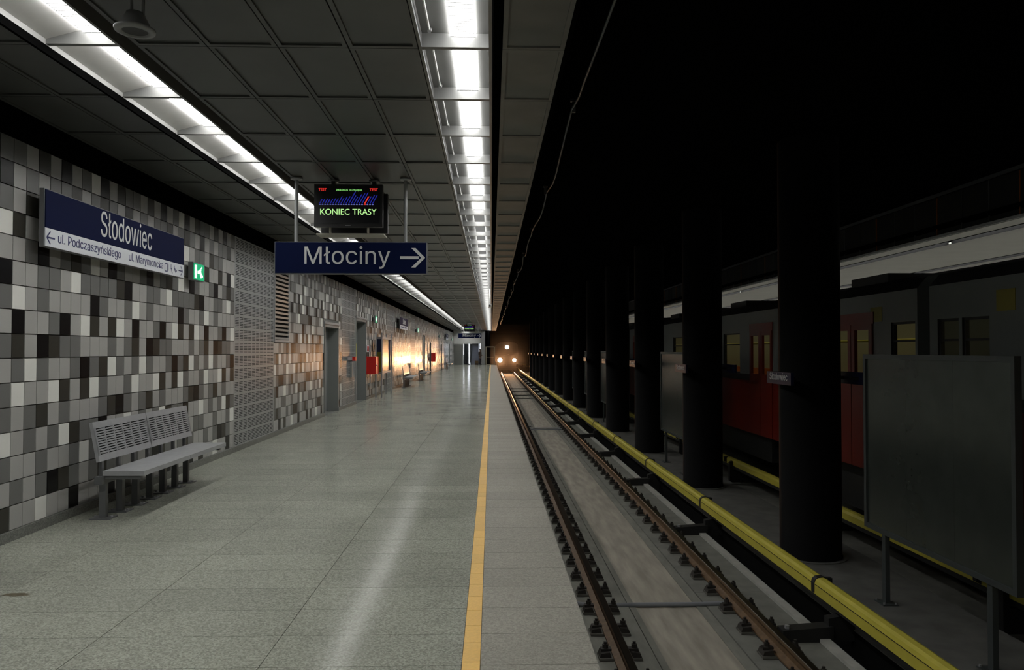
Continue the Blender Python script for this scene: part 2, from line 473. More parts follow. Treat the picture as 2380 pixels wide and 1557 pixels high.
# ---- ceiling over the near platform
PC = 1.03; CY0 = 4.98 - PC * 12
NRC = int((Y1 - CY0) / PC) + 1
ceil = MB()
ceil.box(WX - .02, .50, Y0, Y1, CZ + .17, CZ + .2, M_black)
for xa in (-2.392, .012): ceil.box(xa, xa + .055, Y0, Y1, CZ + .05, CZ + .17, M_black)  # black fill standing in for the dark open slots beside the lights
ceil.box(.49, .515, Y0, Y1, CZ - .012, CZ + .82, M_black)
ceil = tag(ceil.build('ceiling'), 'suspended ceiling of dark grey metal panels over the platform', kind='structure')
def panel_mesh(wd, m):
    b = MB(); g = .004; L = PC
    x0, x1, ya, yb = g, wd - g, g, L - g; r = .03
    b.quad([(x0 + r, ya + r, .012), (x0 + r, yb - r, .012), (x1 - r, yb - r, .012), (x1 - r, ya + r, .012)], m)
    o = [(x0, ya), (x1, ya), (x1, yb), (x0, yb)]; i = [(x0 + r, ya + r), (x1 - r, ya + r), (x1 - r, yb - r), (x0 + r, yb - r)]
    for k in range(4):
        p, q, s, t = o[k], o[(k + 1) % 4], i[(k + 1) % 4], i[k]
        b.quad([(*p, 0), (*t, 0), (*s, 0), (*q, 0)], m)
        b.quad([(*t, 0), (*t, .012), (*s, .012), (*s, 0)], m)
        b.quad([(*p, .05), (*p, 0), (*q, 0), (*q, .05)], m)
    return b
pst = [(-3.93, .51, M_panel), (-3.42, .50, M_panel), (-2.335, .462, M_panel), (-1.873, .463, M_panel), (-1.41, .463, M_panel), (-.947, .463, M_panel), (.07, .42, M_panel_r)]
rest = MB()
for x, wd, m in pst:
    pm = panel_mesh(wd, m); me = pm.mesh('panel')
    for k in range(NRC):
        yk = CY0 + k * PC
        if 11 <= k < 53: put('panel', me, ceil, (x, yk, CZ))
        else:
            q = len(rest.v); rest.v += [(a + x, b_ + yk, c + CZ) for a, b_, c in pm.v]
            rest.f += [tuple(t + q for t in f) for f in pm.f]; rest.m += [rest.mi(m)] * len(pm.f)
tag(rest.build('far_panels', ceil), kind='stuff')

# ceiling lights: one fixture per ceiling module in each of the two rows
LD = .078
def cutoff_blades(x0, x1):  # blades added to hide the lamp at low angles, in place of mesh
    b = MB(); n = 38; L = PC - .05
    for k in range(n + 1):
        yy = .025 + k * L / n
        b.box(x0, x1, yy - .0003, yy + .0003, LD - .0055, LD - .001, M_blade)
    return b
def light_right():
    t = thing('ceiling_light', 'recessed white tray light in the row above the platform edge', 'ceiling light', (0, 0, CZ), 'ceiling lights above the platform edge')
    b = MB(); L = PC
    for xa, xb in ((-.482, -.462), (-.018, .002)): b.box(xa, xb, 0, L, 0, .12, M_baffle)
    for ya, yb in ((0, .022), (L - .022, L)): b.box(-.462, -.018, ya, yb, .004, .12, M_baffle)
    b.build('tray', t)
    b = MB()
    b.box(-.462, -.272, .022, L - .022, LD + .018, LD + .03, M_refl2); b.box(-.106, -.018, .022, L - .022, LD + .018, LD + .03, M_refl2)
    b.build('reflector', t)
    b = MB(); b.box(-.272, -.106, .024, L - .024, LD, LD + .025, M_lamp); b.build('diffuser', t)
    cutoff_blades(-.272, -.106).build('louvre', t)
    b = MB(); b.tube([(-.40, .1, .058), (-.40, .86, .058)], .008, M_white, n=6); b.cyl((-.40, .86, .045), (-.40, .9, .078), .014, M_steel, n=6); b.build('conduit', t)
    return t
def light_left():
    t = thing('ceiling_light', 'recessed tray light with a wide grey reflector in the row nearer the wall', 'ceiling light', (0, 0, CZ), 'ceiling lights nearer the wall')
    b = MB(); L = PC
    b.box(-2.925, -2.91, 0, L, -.008, .13, M_lip); b.box(-2.93, -2.908, 0, L, -.062, -.008, M_black)
    b.box(-2.46, -2.44, 0, L, 0, .13, M_baffle)
    for ya, yb in ((0, .020), (L - .020, L)): b.box(-2.91, -2.46, ya, yb, .0, .13, M_baffle)
    b.build('tray', t)
    b = MB()
    b.quad([(-2.91, .02, .030), (-2.91, L - .02, .030), (-2.665, L - .02, LD + .018), (-2.665, .02, LD + .018)], M_reflector)
    b.quad([(-2.667, .02, LD + .018), (-2.667, L - .02, LD + .018), (-2.665, L - .02, .13), (-2.665, .02, .13)], M_reflector)
    b.build('reflector', t)
    b = MB(); b.box(-2.665, -2.49, .022, L - .022, LD, LD + .025, M_lamp); b.build('diffuser', t)
    cutoff_blades(-2.665, -2.49).build('louvre', t)
    return t
NTH = ['first', 'second', 'third', 'fourth', 'fifth', 'sixth', 'seventh', 'eighth', 'ninth', 'tenth', 'eleventh', 'twelfth', 'thirteenth', 'fourteenth', 'fifteenth', 'sixteenth', 'seventeenth', 'eighteenth', 'nineteenth', 'twentieth']
for mk, what, row in ((light_right, 'tray light with bright tube', 'row above the platform edge'), (light_left, 'tray light with wide grey reflector', 'row nearer the tiled wall')):
    t0 = mk()
    for k in range(2, NRC):
        if k == 2: t = t0; t0.location = (0, CY0 + k * PC, CZ)
        else: t = dup(t0, (0, CY0 + k * PC, CZ))
        i = k - 11
        if i < 0: t['label'] = '%s out of view behind the camera' % what
        elif i < 20: t['label'] = '%s %s in the %s' % (NTH[i], what, row)
        else: t['label'] = 'distant %s, %s' % (what, row)

# ---- far end of the platform
we = MB()
we.box(WX, -2.93, Y1, Y1 + .25, 0, CZ + .2, M_endwall)
we.box(-2.93, -1.08, Y1, Y1 + .25, 2.22, CZ + .2, M_endwall)
we.box(-1.08, -.66, Y1 - .12, Y1 + .25, 0, CZ + .2, M_steel)
we = tag(we.build('wall_end'), 'plain grey end wall with an opening to an escalator', kind='structure')
b = MB(); b.box(-3.90, -2.97, Y1 - .03, Y1, 0, 2.12, M_enddoor); b.build('door_panel', we)
b = MB(); b.box(-3.9, -2.0, Y1 - .05, Y1, 2.18, 2.42, M_endwall); b.build('lintel', we)
sh = MB()   # the lit shaft beyond the opening
sh.box(-3.04, -2.96, Y1 + .25, Y1 + 6, 0, 3.4, M_white); sh.box(-1.0, -.92, Y1 + .25, Y1 + 6, 0, 3.4, M_white)
sh.box(-2.95, -.92, Y1 + 6, Y1 + 6.1, 0, 5, M_enddoor); sh.box(-2.95, -.92, Y1 + .25, Y1 + 6, 3.4, 3.5, M_white)
sh.box(-2.95, -.92, Y1, Y1 + 1.4, -.1, 0, M_floor)
tag(sh.build('wall_shaft'), 'pale walls of the escalator shaft behind the end wall', kind='structure')
b = MB(); b.box(-.9, .9, -.12, .12, 0, .05, M_shaftfill); b.box(-.95, .95, -.16, .16, .05, .08, M_steel)
tag(b.build('shaft_lamp', loc=(-1.97, Y1 + 1.3, 3.3)), 'white lamp under the roof of the escalator shaft', 'lamp')  # added to brighten the escalator steps, no lamp of its own seen
es = thing('escalator', 'dark escalator rising behind the opening in the end wall', 'escalator', (-1.74, Y1 + .9, 0))
b = MB(); b.box(-.39, .39, 0, .38, 0, .125, M_step); b.box(-.37, .37, -.004, .0, .115, .125, M_steel); stp = b.mesh('step')
for k in range(16): put('step', stp, es, (0, .38 * k * .62, .125 * k))
for s in (-1, 1):
    b = MB(); xx = .47 * s
    b.quad([(xx, -.5, .02), (xx, 3.9, 1.9), (xx, 3.9, 2.9), (xx, -.5, .95)], M_bal)
    b.box(xx - .03, xx + .03, -.5, 0, 0, .9, M_bal); bo_ = b.build('balustrade', es)
    h = MB(); h.tube([(xx, -.55, .25), (xx, -.68, .55), (xx, -.6, .9), (xx, -.3, 1.0), (xx, 3.9, 2.95)], .045, M_strap); h.build('handrail', bo_)
for xx, z0, z1 in ((-2.88, 1.1, 2.2), (-2.42, .15, 2.2), (-2.28, .1, 2.2), (-1.28, 1.1, 2.2), (-1.14, 1.5, 2.2)):  # bright upright lines of the opening made as emissive strips
    b = MB(); b.box(-.014, .014, -.02, .02, 0, z1 - z0, M_edgeglow); b.box(-.02, .02, .02, .045, 0, z1 - z0, M_steel)
    t = b.build('strip_light', loc=(xx, Y1 + .35, z0)); tag(t, 'narrow upright white strip light in the escalator opening', 'strip light', 'strip lights of the escalator opening')
g = thing('platform_gate', 'pale framed gate with dark infill closing the platform end', 'gate', (-.60, Y1 - .05, 0))
b = MB(); b.box(0, .09, -.03, .03, 0, 1.92, M_gate); b.box(.86, .95, -.03, .03, 0, 1.92, M_gate); b.box(.09, .86, -.03, .03, 1.83, 1.92, M_gate); b.box(.09, .86, -.03, .03, 0, .06, M_gate); b.build('frame', g)
b = MB(); b.box(.09, .86, -.02, .02, .78, .82, M_gate); b.build('mid_rail', g)
b = MB()
for k in range(15): b.box(.125 + k * .05, .131 + k * .05, -.004, .004, .06, 1.83, M_mesh)
tag(b.build('mesh_bars', g), kind='stuff')

# ---- track bed and tunnel
tb = MB()
tb.box(.10, 1.522, -10, 140, -1.42, -1.28, M_conc); tb.box(1.522, 1.534, -10, 140, -1.42, -1.30, M_dark)
tb.box(1.534, 1.60, -10, 140, -1.42, -1.284, M_conc); tb.box(1.60, 2.28, -10, 140, -1.42, -1.295, M_conc2); tb.box(2.28, 2.385, -10, 140, -1.42, -1.284, M_conc)
tb.box(2.385, 2.397, -10, 140, -1.42, -1.30, M_dark)
tb.box(3.30, 3.55, -10, 140, -1.5, -1.45, M_dark)  # gap floor coloured black to keep it in shade
tb = tag(tb.build('floor_trackbed'), 'concrete track bed with a pale dirty channel between the rails', kind='structure')
SLB = 4.25
b = MB(); b.box(2.397, 3.20, .004, SLB - .004, -1.42, -1.28, M_conc3); slab_me = b.mesh('slab')
b = MB(); b.box(3.20, 3.30, .004, SLB - .004, -1.42, -1.245, M_kerb); kerb_me = b.mesh('kerb_stone')
for k in range(-3, 30):
    put('slab', slab_me, tb, (0, 4.6 + k * SLB, 0)); put('kerb_stone', kerb_me, tb, (0, 4.6 + k * SLB, 0))
b = MB(); b.box(3.55, 2 * AX - 3.55, -10, 140, -1.18, -1.17, M_island); b.box(3.555, 2 * AX - 3.555, -10, 140, -1.5, -1.18, M_dark)  # side of the island blackened so the gap reads as shade
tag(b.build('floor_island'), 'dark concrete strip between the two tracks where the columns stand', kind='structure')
b = MB(); b.box(2 * AX - 3.55, 2 * AX - .1, -10, 140, -1.5, -1.28, M_conc3)
tag(b.build('floor_far_trackbed'), 'dark concrete bed of the second track', kind='structure')
b = MB()
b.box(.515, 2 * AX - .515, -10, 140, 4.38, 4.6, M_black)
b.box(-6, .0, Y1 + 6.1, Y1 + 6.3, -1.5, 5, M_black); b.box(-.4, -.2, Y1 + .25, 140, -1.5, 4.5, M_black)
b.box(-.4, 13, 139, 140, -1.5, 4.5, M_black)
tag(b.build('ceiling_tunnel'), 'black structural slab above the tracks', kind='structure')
b = MB(); b.box(-5, 13, -10.3, -10, -2, 5, M_grout)
tag(b.build('wall_back'), 'grey wall behind the camera', kind='structure')

# rails
def rail_mesh(y0, y1):
    p = [(-.07, -.165), (.07, -.165), (.07, -.150), (.010, -.128), (.010, -.045), (.036, -.036), (.036, -.006), (.030, 0), (-.030, 0), (-.036, -.006), (-.036, -.036), (-.010, -.045), (-.010, -.128), (-.07, -.150)]
    mm = [M_rust] * 14
    for k in (6, 7, 8): mm[k] = M_railtop
    b = MB(); b.prism(p, y0, y1, mm); return b.mesh('running_rail')
fm = MB()
fm.box(-.20, .20, -.085, .085, -.185, -.165, M_pad)
for s in (-1, 1):
    fm.prism([(s * .085, -.165), (s * .195, -.165), (s * .18, -.125), (s * .10, -.115)] if s > 0 else [(-.195, -.165), (-.085, -.165), (-.10, -.115), (-.18, -.125)], -.07, .07, M_fast)
    fm.box(s * .125 - .055, s * .125 + .045, -.03, .03, -.118, -.098, M_fast)
    fm.cyl((s * .135, 0, -.10), (s * .135, 0, -.062), .026, M_fast, n=6); fm.cyl((s * .135, 0, -.062), (s * .135, 0, -.040), .014, M_fast, n=6)
fme = fm.mesh('rail_fastener')
rm = rail_mesh(-10, 139)
for x, lab in ((TX - .755, 'rusty running rail of the near track, the one beside the platform'), (TX + .755, 'rusty running rail of the near track, the one beside the yellow third rail')):
    o = put('running_rail', rm, None, (x, 0, RZ)); tag(o, lab, 'rail', 'rails of the near track')
    for k in range(140): put('rail_fastener', fme, o, (0, 4.6 + .6 * k, 0))
for x, lab in ((2 * AX - TX - .755, 'shadowed running rail under the red and grey train, on the column side'), (2 * AX - TX + .755, 'shadowed running rail under the red and grey train, on its far side')):
    o = put('running_rail', rm, None, (x, 0, RZ)); tag(o, lab, 'rail', 'rails of the far track')

# cables that cross the near track
for ys, x0, x1, r, lab in (((8.40,), .6, 2.66, .026, 'thick grey cable crossing the near track closest to the camera'),
                           ((26.85, 27.35), 1.45, 2.5, .022, 'pair of dark cables crossing the track channel beyond the thick grey cable')):
    b = MB()
    for yy in ys: b.tube([(x0, yy, -1.20), (1.1, yy, -1.272), (1.6, yy, -1.268), (2.3, yy, -1.268), (x1, yy, -1.262)], r, M_cable)
    tag(b.build('track_cable', smooth=True), lab, 'cable')
for i, yy in enumerate((44.1, 47.1, 51.0, 55.1)):
    b = MB(); b.tube([(1.4, yy, -1.26), (1.7, yy, -1.268), (2.2, yy, -1.268), (2.5, yy, -1.26)], .03, M_strap)
    tag(b.build('track_cable', smooth=True), 'thin dark cable crossing the track, number %s of the far four from the camera' % ['one', 'two', 'three', 'four'][i], 'cable', 'far cables across the track')

# third rails with yellow covers
def third_rail(mirror, label):
    sx = -1 if mirror else 1; ox = 2 * AX if mirror else 0
    t = thing('third_rail', label, 'third rail', (ox + (.07 if mirror else 0), 0, .05 if mirror else 0))
    def X(x): return x * sx
    prof = [(3.35, -.955), (3.35, -.85), (3.362, -.815), (3.39, -.795), (3.44, -.79), (3.475, -.805), (3.49, -.84), (3.49, -.93), (3.475, -.93), (3.475, -.84), (3.43, -.805), (3.39, -.81), (3.366, -.85), (3.366, -.955)]
    if mirror: prof = [(-a, c) for a, c in prof][::-1]
    b = MB(); b.prism(prof, .004, 4.246, M_cover)
    if not mirror: b.box(3.3475, 3.350, .004, 4.246, -.858, -.852, M_strap)
    cm = b.mesh('cover')
    b = MB(); b.box(min(X(3.375), X(3.465)), max(X(3.375), X(3.465)), -8, 120, -1.0, -.88, M_traindark); b.build('contact_rail', t)
    b = MB()
    pr = [(a + (.006 if a > 0 and a > 3.42 else -.006) , c + .006) for a, c in [(3.35, -.955), (3.35, -.85), (3.362, -.815), (3.39, -.795), (3.44, -.79), (3.475, -.805), (3.49, -.84), (3.49, -.93)]]
    inn = [(3.44, -.82), (3.38, -.83)]
    pr = pr + [(3.48, -.93), (3.45, -.80), (3.39, -.80), (3.36, -.93)]
    if mirror: pr = [(-a, c) for a, c in pr][::-1]
    b.prism(pr, -.035, .035, M_strap)
    b.box(min(X(3.49), X(3.54)), max(X(3.49), X(3.54)), -.03, .03, -.90, -.80, M_strap)
    sm = b.mesh('strap')
    b = MB()
    b.prism([(X(2.84), -1.28), (X(3.34), -1.28), (X(3.34), -1.13), (X(2.98), -1.155), (X(2.84), -1.165)][::sx], -.075, .075, M_strap)
    b.prism([(X(3.30), -1.28), (X(3.56), -1.28), (X(3.56), -.86), (X(3.50), -.83), (X(3.50), -1.02), (X(3.30), -1.06)][::sx], -.05, .05, M_strap)
    b.cyl((X(2.9), -.02, -1.16), (X(2.9), -.02, -1.13), .025, M_steel, n=6)
    bm = b.mesh('bracket')
    for k in range(-2, 27):
        put('cover', cm, t, (0, 7.80 + SLB * k, 0)); put('strap', sm, t, (0, 7.80 + SLB * k, 0)); put('bracket', bm, t, (0, 7.38 + SLB * k, 0))
third_rail(False, 'yellow covered third rail beside the near track')
third_rail(True, 'yellow covered third rail beyond the black columns, partly hidden')

# columns and their name plates
ordn = ['nearest', 'second', 'third', 'fourth', 'fifth', 'sixth', 'seventh', 'eighth', 'ninth', 'tenth', 'eleventh', 'twelfth', 'thirteenth', 'fourteenth']
b = MB(); b.lathe((0, 0, 0), [(.40, 0), (.40, .03), (.39, .035), (.39, 5.55)], M_colm, n=40); colm = b.mesh('round_column', True)
b = MB(); b.lathe((0, 0, 0), [(.46, 0), (.46, .012), (.38, .014)], M_island, n=32); basem = b.mesh('base_ring')
b = MB(); b.box(-.02, .02, 0, .82, 0, .16, M_plate); platem = b.mesh('panel')
b = MB(); b.box(.02, .12, .2, .23, .06, .1, M_strap); b.box(.02, .12, .6, .63, .06, .1, M_strap); armm = b.mesh('arm')
tm = text_mesh('Słodowiec', .60, M_letter)
for k in range(14):
    yc = 10.0 + 5.13 * k
    o = put('round_column', colm, None, (AX, yc, -1.17))
    tag(o, '%s round black column from the camera, between the two tracks' % ordn[k], 'column', 'black columns between the tracks')
    put('base_ring', basem, o)
    for side in (0, 1):
        t = thing('station_plate', ('small dark plate reading Słodowiec facing the platform on the %s column' if side == 0 else 'small dark plate facing the far platform on the %s column') % ordn[k], 'sign',
                  (AX - .48, yc - .62, 1.12) if side == 0 else (AX + .48, yc + .2, 1.12), 'station name plates on the columns', 0 if side == 0 else PI)
        put('panel', platem, t); put('arm', armm, t)
        # reads towards the camera: faces -X
        put('lettering', tm, t, (-.0215, .71, .055), (PI / 2, 0, -PI / 2))

# grey boards between the columns
bd = None
for i, ye in enumerate((8.45, 18.71, 28.97, 34.10, 39.23)):
    lab = ['nearest large blank grey metal board on two legs, before the nearest column', 'second blank grey board on legs, between the second and third columns',
           'third blank grey board on legs, mostly behind the fourth column', 'fourth blank grey board, a sliver behind the fifth column', 'fifth blank grey board, a thin sliver farthest down the columns'][i]
    loc = (4.25, ye - 2.48, -1.17)
    if bd is None:
        bd = thing('board', lab, 'board', loc, 'grey boards between the columns')
        z0, z1 = .75, 2.69
        b = MB()
        b.box(-.03, .03, 0, .05, z0, z1, M_galvframe); b.box(-.03, .03, 2.43, 2.48, z0, z1, M_galvframe)
        b.box(-.03, .03, .05, 2.43, z0, z0 + .05, M_galvframe); b.box(-.03, .03, .05, 2.43, z1 - .05, z1, M_galvframe); b.build('frame', bd)
        for q in range(3):
            b = MB(); b.box(-.012, .012, .05 + q * .7933 + .001, .05 + (q + 1) * .7933 - .001, z0 + .05, z1 - .05, M_galv); b.build('sheet', bd)
        for yl in (.38, 2.12):
            b = MB(); b.box(.0, .05, yl - .035, yl + .035, .0, z0 + .0, M_galvframe); b.box(-.06, .11, yl - .10, yl + .10, 0, .012, M_galvframe)
            for a, c in ((-.04, -.08), (-.04, .08), (.09, -.08), (.09, .08)): b.cyl((a, yl + c, .012), (a, yl + c, .03), .011, M_steel, n=6)
            b.build('leg', bd)
    else: dup(bd, loc, lab)

# cable along the black slab
b = MB(); X0, ZC = .93, 4.26
pts = []
hy = [3.95 + 4.45 * k for k in range(18)]
for a in hy[:-1]:
    for q in range(8):
        u = q / 8; sag = .10 * 4 * u * (1 - u)
        pts.append((X0 + .03 * math.sin(a * 2 + u * 5), a + u * 4.45, ZC - sag + .015 * math.sin(u * 12 + a)))
b.tube(pts, .012, M_cable, n=6)
cb = tag(b.build('overhead_cable', smooth=True), 'grey cable sagging between hangers under the black slab over the track', 'cable')
h = MB(); h.box(-.02, .02, -.015, .015, -.02, .12, M_frame); h.box(-.035, .035, -.03, .03, .10, .12, M_frame); hm = h.mesh('hanger')
for a in hy: put('hanger', hm, cb, (X0 - .005, a, ZC))

# ---- far platform
MXX = 2 * AX
fp = MB()
fp.box(MXX - .52, MXX + 4, -8, 79, -1.4, 0, M_edge)
tag(fp.build('floor_far_platform'), 'far platform floor behind the red and grey train', kind='structure')
fw = MB(); fw.box(MXX + 3.95, MXX + 4.1, -8, 79, 0, 4.4, M_endwall)
tag(fw.build('wall_far'), 'pale wall of the far platform', kind='structure')
fc = MB()
for xa, xb in ((MXX - .49, MXX - .13), (MXX + .13, MXX + 2.39), (MXX + 2.65, MXX + 3.95)): fc.box(xa, xb, -8, 79, CZ, CZ + .03, M_opp)
fc.box(MXX - .50, MXX + 4, -8, 79, CZ + .2, CZ + .25, M_black)
fc = tag(fc.build('ceiling_far'), 'lit grey ceiling over the far platform', kind='structure')
b = MB(); b.box(MXX - .515, MXX - .49, -8, 79, CZ + .012, CZ + .06, M_white); b.build('edge_trim', fc)
b = MB(); b.box(MXX - .30, MXX - .27, -8, 79, CZ + .05, 4.38, M_traindark); b.build('fascia', fc)
b = MB(); b.box(MXX - .52, MXX - .47, -8, 79, 4.33, 4.38, M_frame); b.build('upper_rail', fc)
b = MB(); b.box(-.008, .008, -.008, .008, 0, .72, M_orange); rod = b.mesh('hanger_rod')
b = MB(); b.box(-.008, .008, -.008, .008, 0, .72, M_frame); rod2 = b.mesh('hanger_rod')
for k in range(40): put('hanger_rod', rod if k % 3 == 0 else rod2, fc, (MXX - .40, 7.0 + k * .72, CZ + .05))
lt = None
for k in range(13):
    for xx in (MXX, MXX + 2.52):
        if lt is None:
            lt = thing('strip_light', 'long recessed strip light in the far platform ceiling', 'ceiling light', (xx, -4 + 6 * k, CZ), 'strip lights of the far platform')
            b = MB(); b.box(-.13, -.12, 0, 5.9, -.01, .14, M_dark); b.box(.12, .13, 0, 5.9, -.01, .14, M_dark); b.build('housing', lt)
            b = MB(); b.box(-.12, .12, .05, 5.85, .09, .10, M_opplamp); b.build('diffuser', lt)
        else: dup(lt, (xx, -4 + 6 * k, CZ))

# ================================================================== TRAINS
# standing train on the far track
ts = thing('metro_train', 'red and grey metro train standing behind the black columns', 'train', (MXX - TX, 0, RZ))
HW = 1.345; ZB, ZR, ZW0, ZW1, ZT = .99, 2.06, 2.17, 3.02, 3.42
def car(y0, y1, openings):
    """openings: (ya, yb, kind) along the side facing the camera"""
    b = MB(); x = -HW
    def side(ya, yb, za, zb, m): b.quad([(x, ya, za), (x, ya, zb), (x, yb, zb), (x, yb, za)], m)
    side(y0, y1, ZB, ZR, M_trainred); side(y0, y1, ZR, ZW0, M_traindark)
    b.box(x - .012, x, y0, y1, ZR - .02, ZR + .02, M_traindark)
    y = y0
    for a, c, k in openings:
        side(y, a, ZW0, ZW1, M_traingrey); y = c
        b.quad([(x, a, ZW0), (x + .06, a, ZW0), (x + .06, a, ZW1), (x, a, ZW1)], M_traindark); b.quad([(x, c, ZW0), (x + .06, c, ZW0), (x + .06, c, ZW1), (x, c, ZW1)], M_traindark)
    side(y, y1, ZW0, ZW1, M_traingrey)
    side(y0, y1, ZW1, ZT, M_traingrey)
    # roof, far side, ends, floor
    pr = [(-HW, ZT), (-HW + .12, ZT + .14), (-.7, ZT + .26), (0, ZT + .30), (.7, ZT + .26), (HW - .12, ZT + .14), (HW, ZT)]
    for p, q in zip(pr, pr[1:]): b.quad([(p[0], y0, p[1]), (p[0], y1, p[1]), (q[0], y1, q[1]), (q[0], y0, q[1])], M_trainroof)
    b.quad([(HW, y0, ZB), (HW, y1, ZB), (HW, y1, ZT), (HW, y0, ZT)], M_traingrey)
    b.quad([(-HW, y0, ZB), (HW, y0, ZB), (HW, y1, ZB), (-HW, y1, ZB)], M_traindark)
    for yy in (y0, y1): b.quad([(-HW, yy, ZB), (HW, yy, ZB)] + [(p[0], yy, p[1]) for p in pr[::-1]], M_traingrey)
    for ye in (y0 + 3, y1 - 3): b.box(-1.0, 1.0, ye - 1.4, ye + 1.4, .25, ZB, M_traindark)
    b.box(-1.1, 1.1, y0 + 5.5, y1 - 5.5, .45, ZB, M_traindark)
    for k in range(6): b.box(-.9, .9, y0 + 1.5 + k * 3, y0 + 2.6 + k * 3, ZT + .2, ZT + .34, M_trainroof)
    return b
def fill_car(y0, y1, openings):
    cb = car(y0, y1, openings).build('car_body', ts)
    b = MB()
    b.box(.20, .24, y0 + .2, y1 - .2, ZB + .05, ZT - .1, M_int)
    b.build('inner_wall', cb)
    b = MB()
    b.box(-.25, .15, y0 + .3, y1 - .3, ZB + .35, ZB + .8, M_orange); b.box(.08, .16, y0 + .3, y1 - .3, ZB + .8, ZB + 1.22, M_orange); b.build('seat_row', cb)
    b = MB(); b.box(-.75, -.6, y0 + .4, y1 - .4, ZT - .12, ZT - .10, M_intlamp); b.build('cabin_lamp', cb)
    b = MB(); b.tube([(-.7, y0 + .4, ZW1 - .22), (-.7, y1 - .4, ZW1 - .22)], .02, M_cover); b.build('grab_rail', cb)
    for a, c, k in openings:
        xg = -HW + .045
        if k == 'w':
            b = MB(); b.box(xg, xg + .008, a, c, ZW0, ZW1, M_glass); p = b.build('window', cb)
            b.__init__()
            for q in ((a, a + .03, ZW0, ZW1), (c - .03, c, ZW0, ZW1), (a, c, ZW0, ZW0 + .03), (a, c, ZW1 - .03, ZW1), (a, c, ZW1 - .26, ZW1 - .235)): b.box(xg - .025, xg + .02, q[0], q[1], q[2], q[3], M_traindark)
            b.build('window_frame', cb)
        else:
            md = (a + c) / 2
            b = MB(); b.box(-HW - .015, -HW, a - .03, c + .03, ZW1, ZW1 + .16, M_trainred); b.build('door_header', cb)
            for p, q in ((a, md - .01), (md + .01, c)):
                b = MB(); b.box(-HW - .02, -HW - .002, p, q, ZB + .02, ZW0 + .02, M_trainred)
                for r in ((p, p + .09, ZW0, ZW1), (q - .09, q, ZW0, ZW1), (p + .09, q - .09, ZW1 - .08, ZW1)): b.box(-HW - .02, -HW + .03, r[0], r[1], r[2], r[3], M_trainred)
                b.box(-HW + .0, -HW + .008, p + .09, q - .09, ZW0, ZW1 - .08, M_glass)
                b.build('door_leaf', cb)
def pattern(y0, spots): return [(y0 + a, y0 + c, k) for a, c, k in spots]
A = [(7.78 - .0, 8.24, 'w'), (8.30, 8.70, 'w')]
fill_car(-10.4, 8.86, [(-8.6, -7.4, 'd'), (-6.9, -5.7, 'w'), (-4.2, -3.0, 'd'), (-2.2, -1, 'w'), (.4, 1.6, 'd'), (2.3, 3.5, 'w'), (5.0, 6.2, 'd')] + A)
spots = [(.02, .58, 'w'), (1.05, 2.25, 'd'), (3.0, 4.15, 'w'), (4.75, 5.95, 'd'), (6.6, 7.7, 'w'), (9.3, 10.5, 'd'), (11.2, 12.4, 'w'), (13.9, 15.1, 'd'), (15.9, 17.0, 'w'), (17.4, 18.5, 'd')]
fill_car(9.12, 28.35, pattern(9.15, spots))
fill_car(28.65, 47.85, pattern(28.8, spots[1:]))
b = MB(); b.box(-HW - .006, -HW, 9.95, 10.25, 3.04, 3.24, M_trainyel); b.build('yellow_plate', ts)
b = MB(); b.box(-HW - .006, -HW, 7.38, 7.66, 3.06, 3.28, M_trainyel); b.build('yellow_plate', ts)

# arriving train with three headlights
TY = 92.0
ta = thing('metro_train', 'arriving metro train with three glaring headlights in the dark tunnel', 'train', (TX, TY, RZ))
b = MB()
pr = [(-1.3, .9), (1.3, .9), (1.345, 2.0), (1.3, 3.3), (.9, 3.55), (0, 3.64), (-.9, 3.55), (-1.3, 3.3), (-1.345, 2.0)]
b.prism(pr, 0, 36, M_traindark); b.build('car_body', ta)  # body coloured near black so the front stays lost in the dark
b = MB(); b.box(-1.31, 1.31, -.03, 0, .95, 1.9, M_trainroof); b.build('front_skirt', ta)  # red skirt darkened for the same effect
b = MB(); b.box(-1.15, -.45, -.02, 0, 2.1, 2.85, M_traindark); b.box(.45, 1.15, -.02, 0, 2.1, 2.85, M_traindark); b.box(-.36, .36, -.02, 0, 1.2, 2.85, M_traindark); b.build('windscreen', ta)
b = MB(); b.box(-1.1, 1.1, -.02, 3, .25, .9, M_traindark); b.cyl((0, -.6, .75), (0, 0, .75), .14, M_traindark); b.build('coupler', ta)
b = MB(); b.cyl((-.35, -.06, 2.0), (.25, -.06, 2.12), .02, M_steel, n=6); b.build('wiper', ta)
for x, z, r in ((-.90, 1.41, .27), (.86, 1.41, .22), (-.03, 2.98, .22)):
    b = MB(); b.cyl((0, .0, 0), (0, -.06, 0), r, M_head, r1=r * .92, n=20); h = b.build('headlight', ta, loc=(x, -.04, z))
    b = MB(); b.lathe((0, 0, 0), [(r + .05, -.02), (r + .05, .06), (r + .005, .06)], M_traindark, n=20); hr = b.build('headlight_rim', h); hr.rotation_euler = (PI / 2, 0, 0)
for x, z, e in ((-.90, 1.41, 1.0), (.86, 1.41, .7), (-.03, 2.98, .2)):
    ld = bpy.data.lights.new('headlight_beam', 'SPOT'); ld.energy = HEAD * e; ld.color = HEADCOL
    ld.spot_size = math.radians(64); ld.spot_blend = .9; ld.shadow_soft_size = .17
    lo = bpy.data.objects.new('headlight_beam', ld); COL.objects.link(lo); lo.parent = ta
    lo.location = (x, -.15, z); lo.rotation_euler = (math.radians(-90 + 1.0), 0, math.radians(2.0))
    lo.rotation_euler = (math.radians(-90), 0, 0)

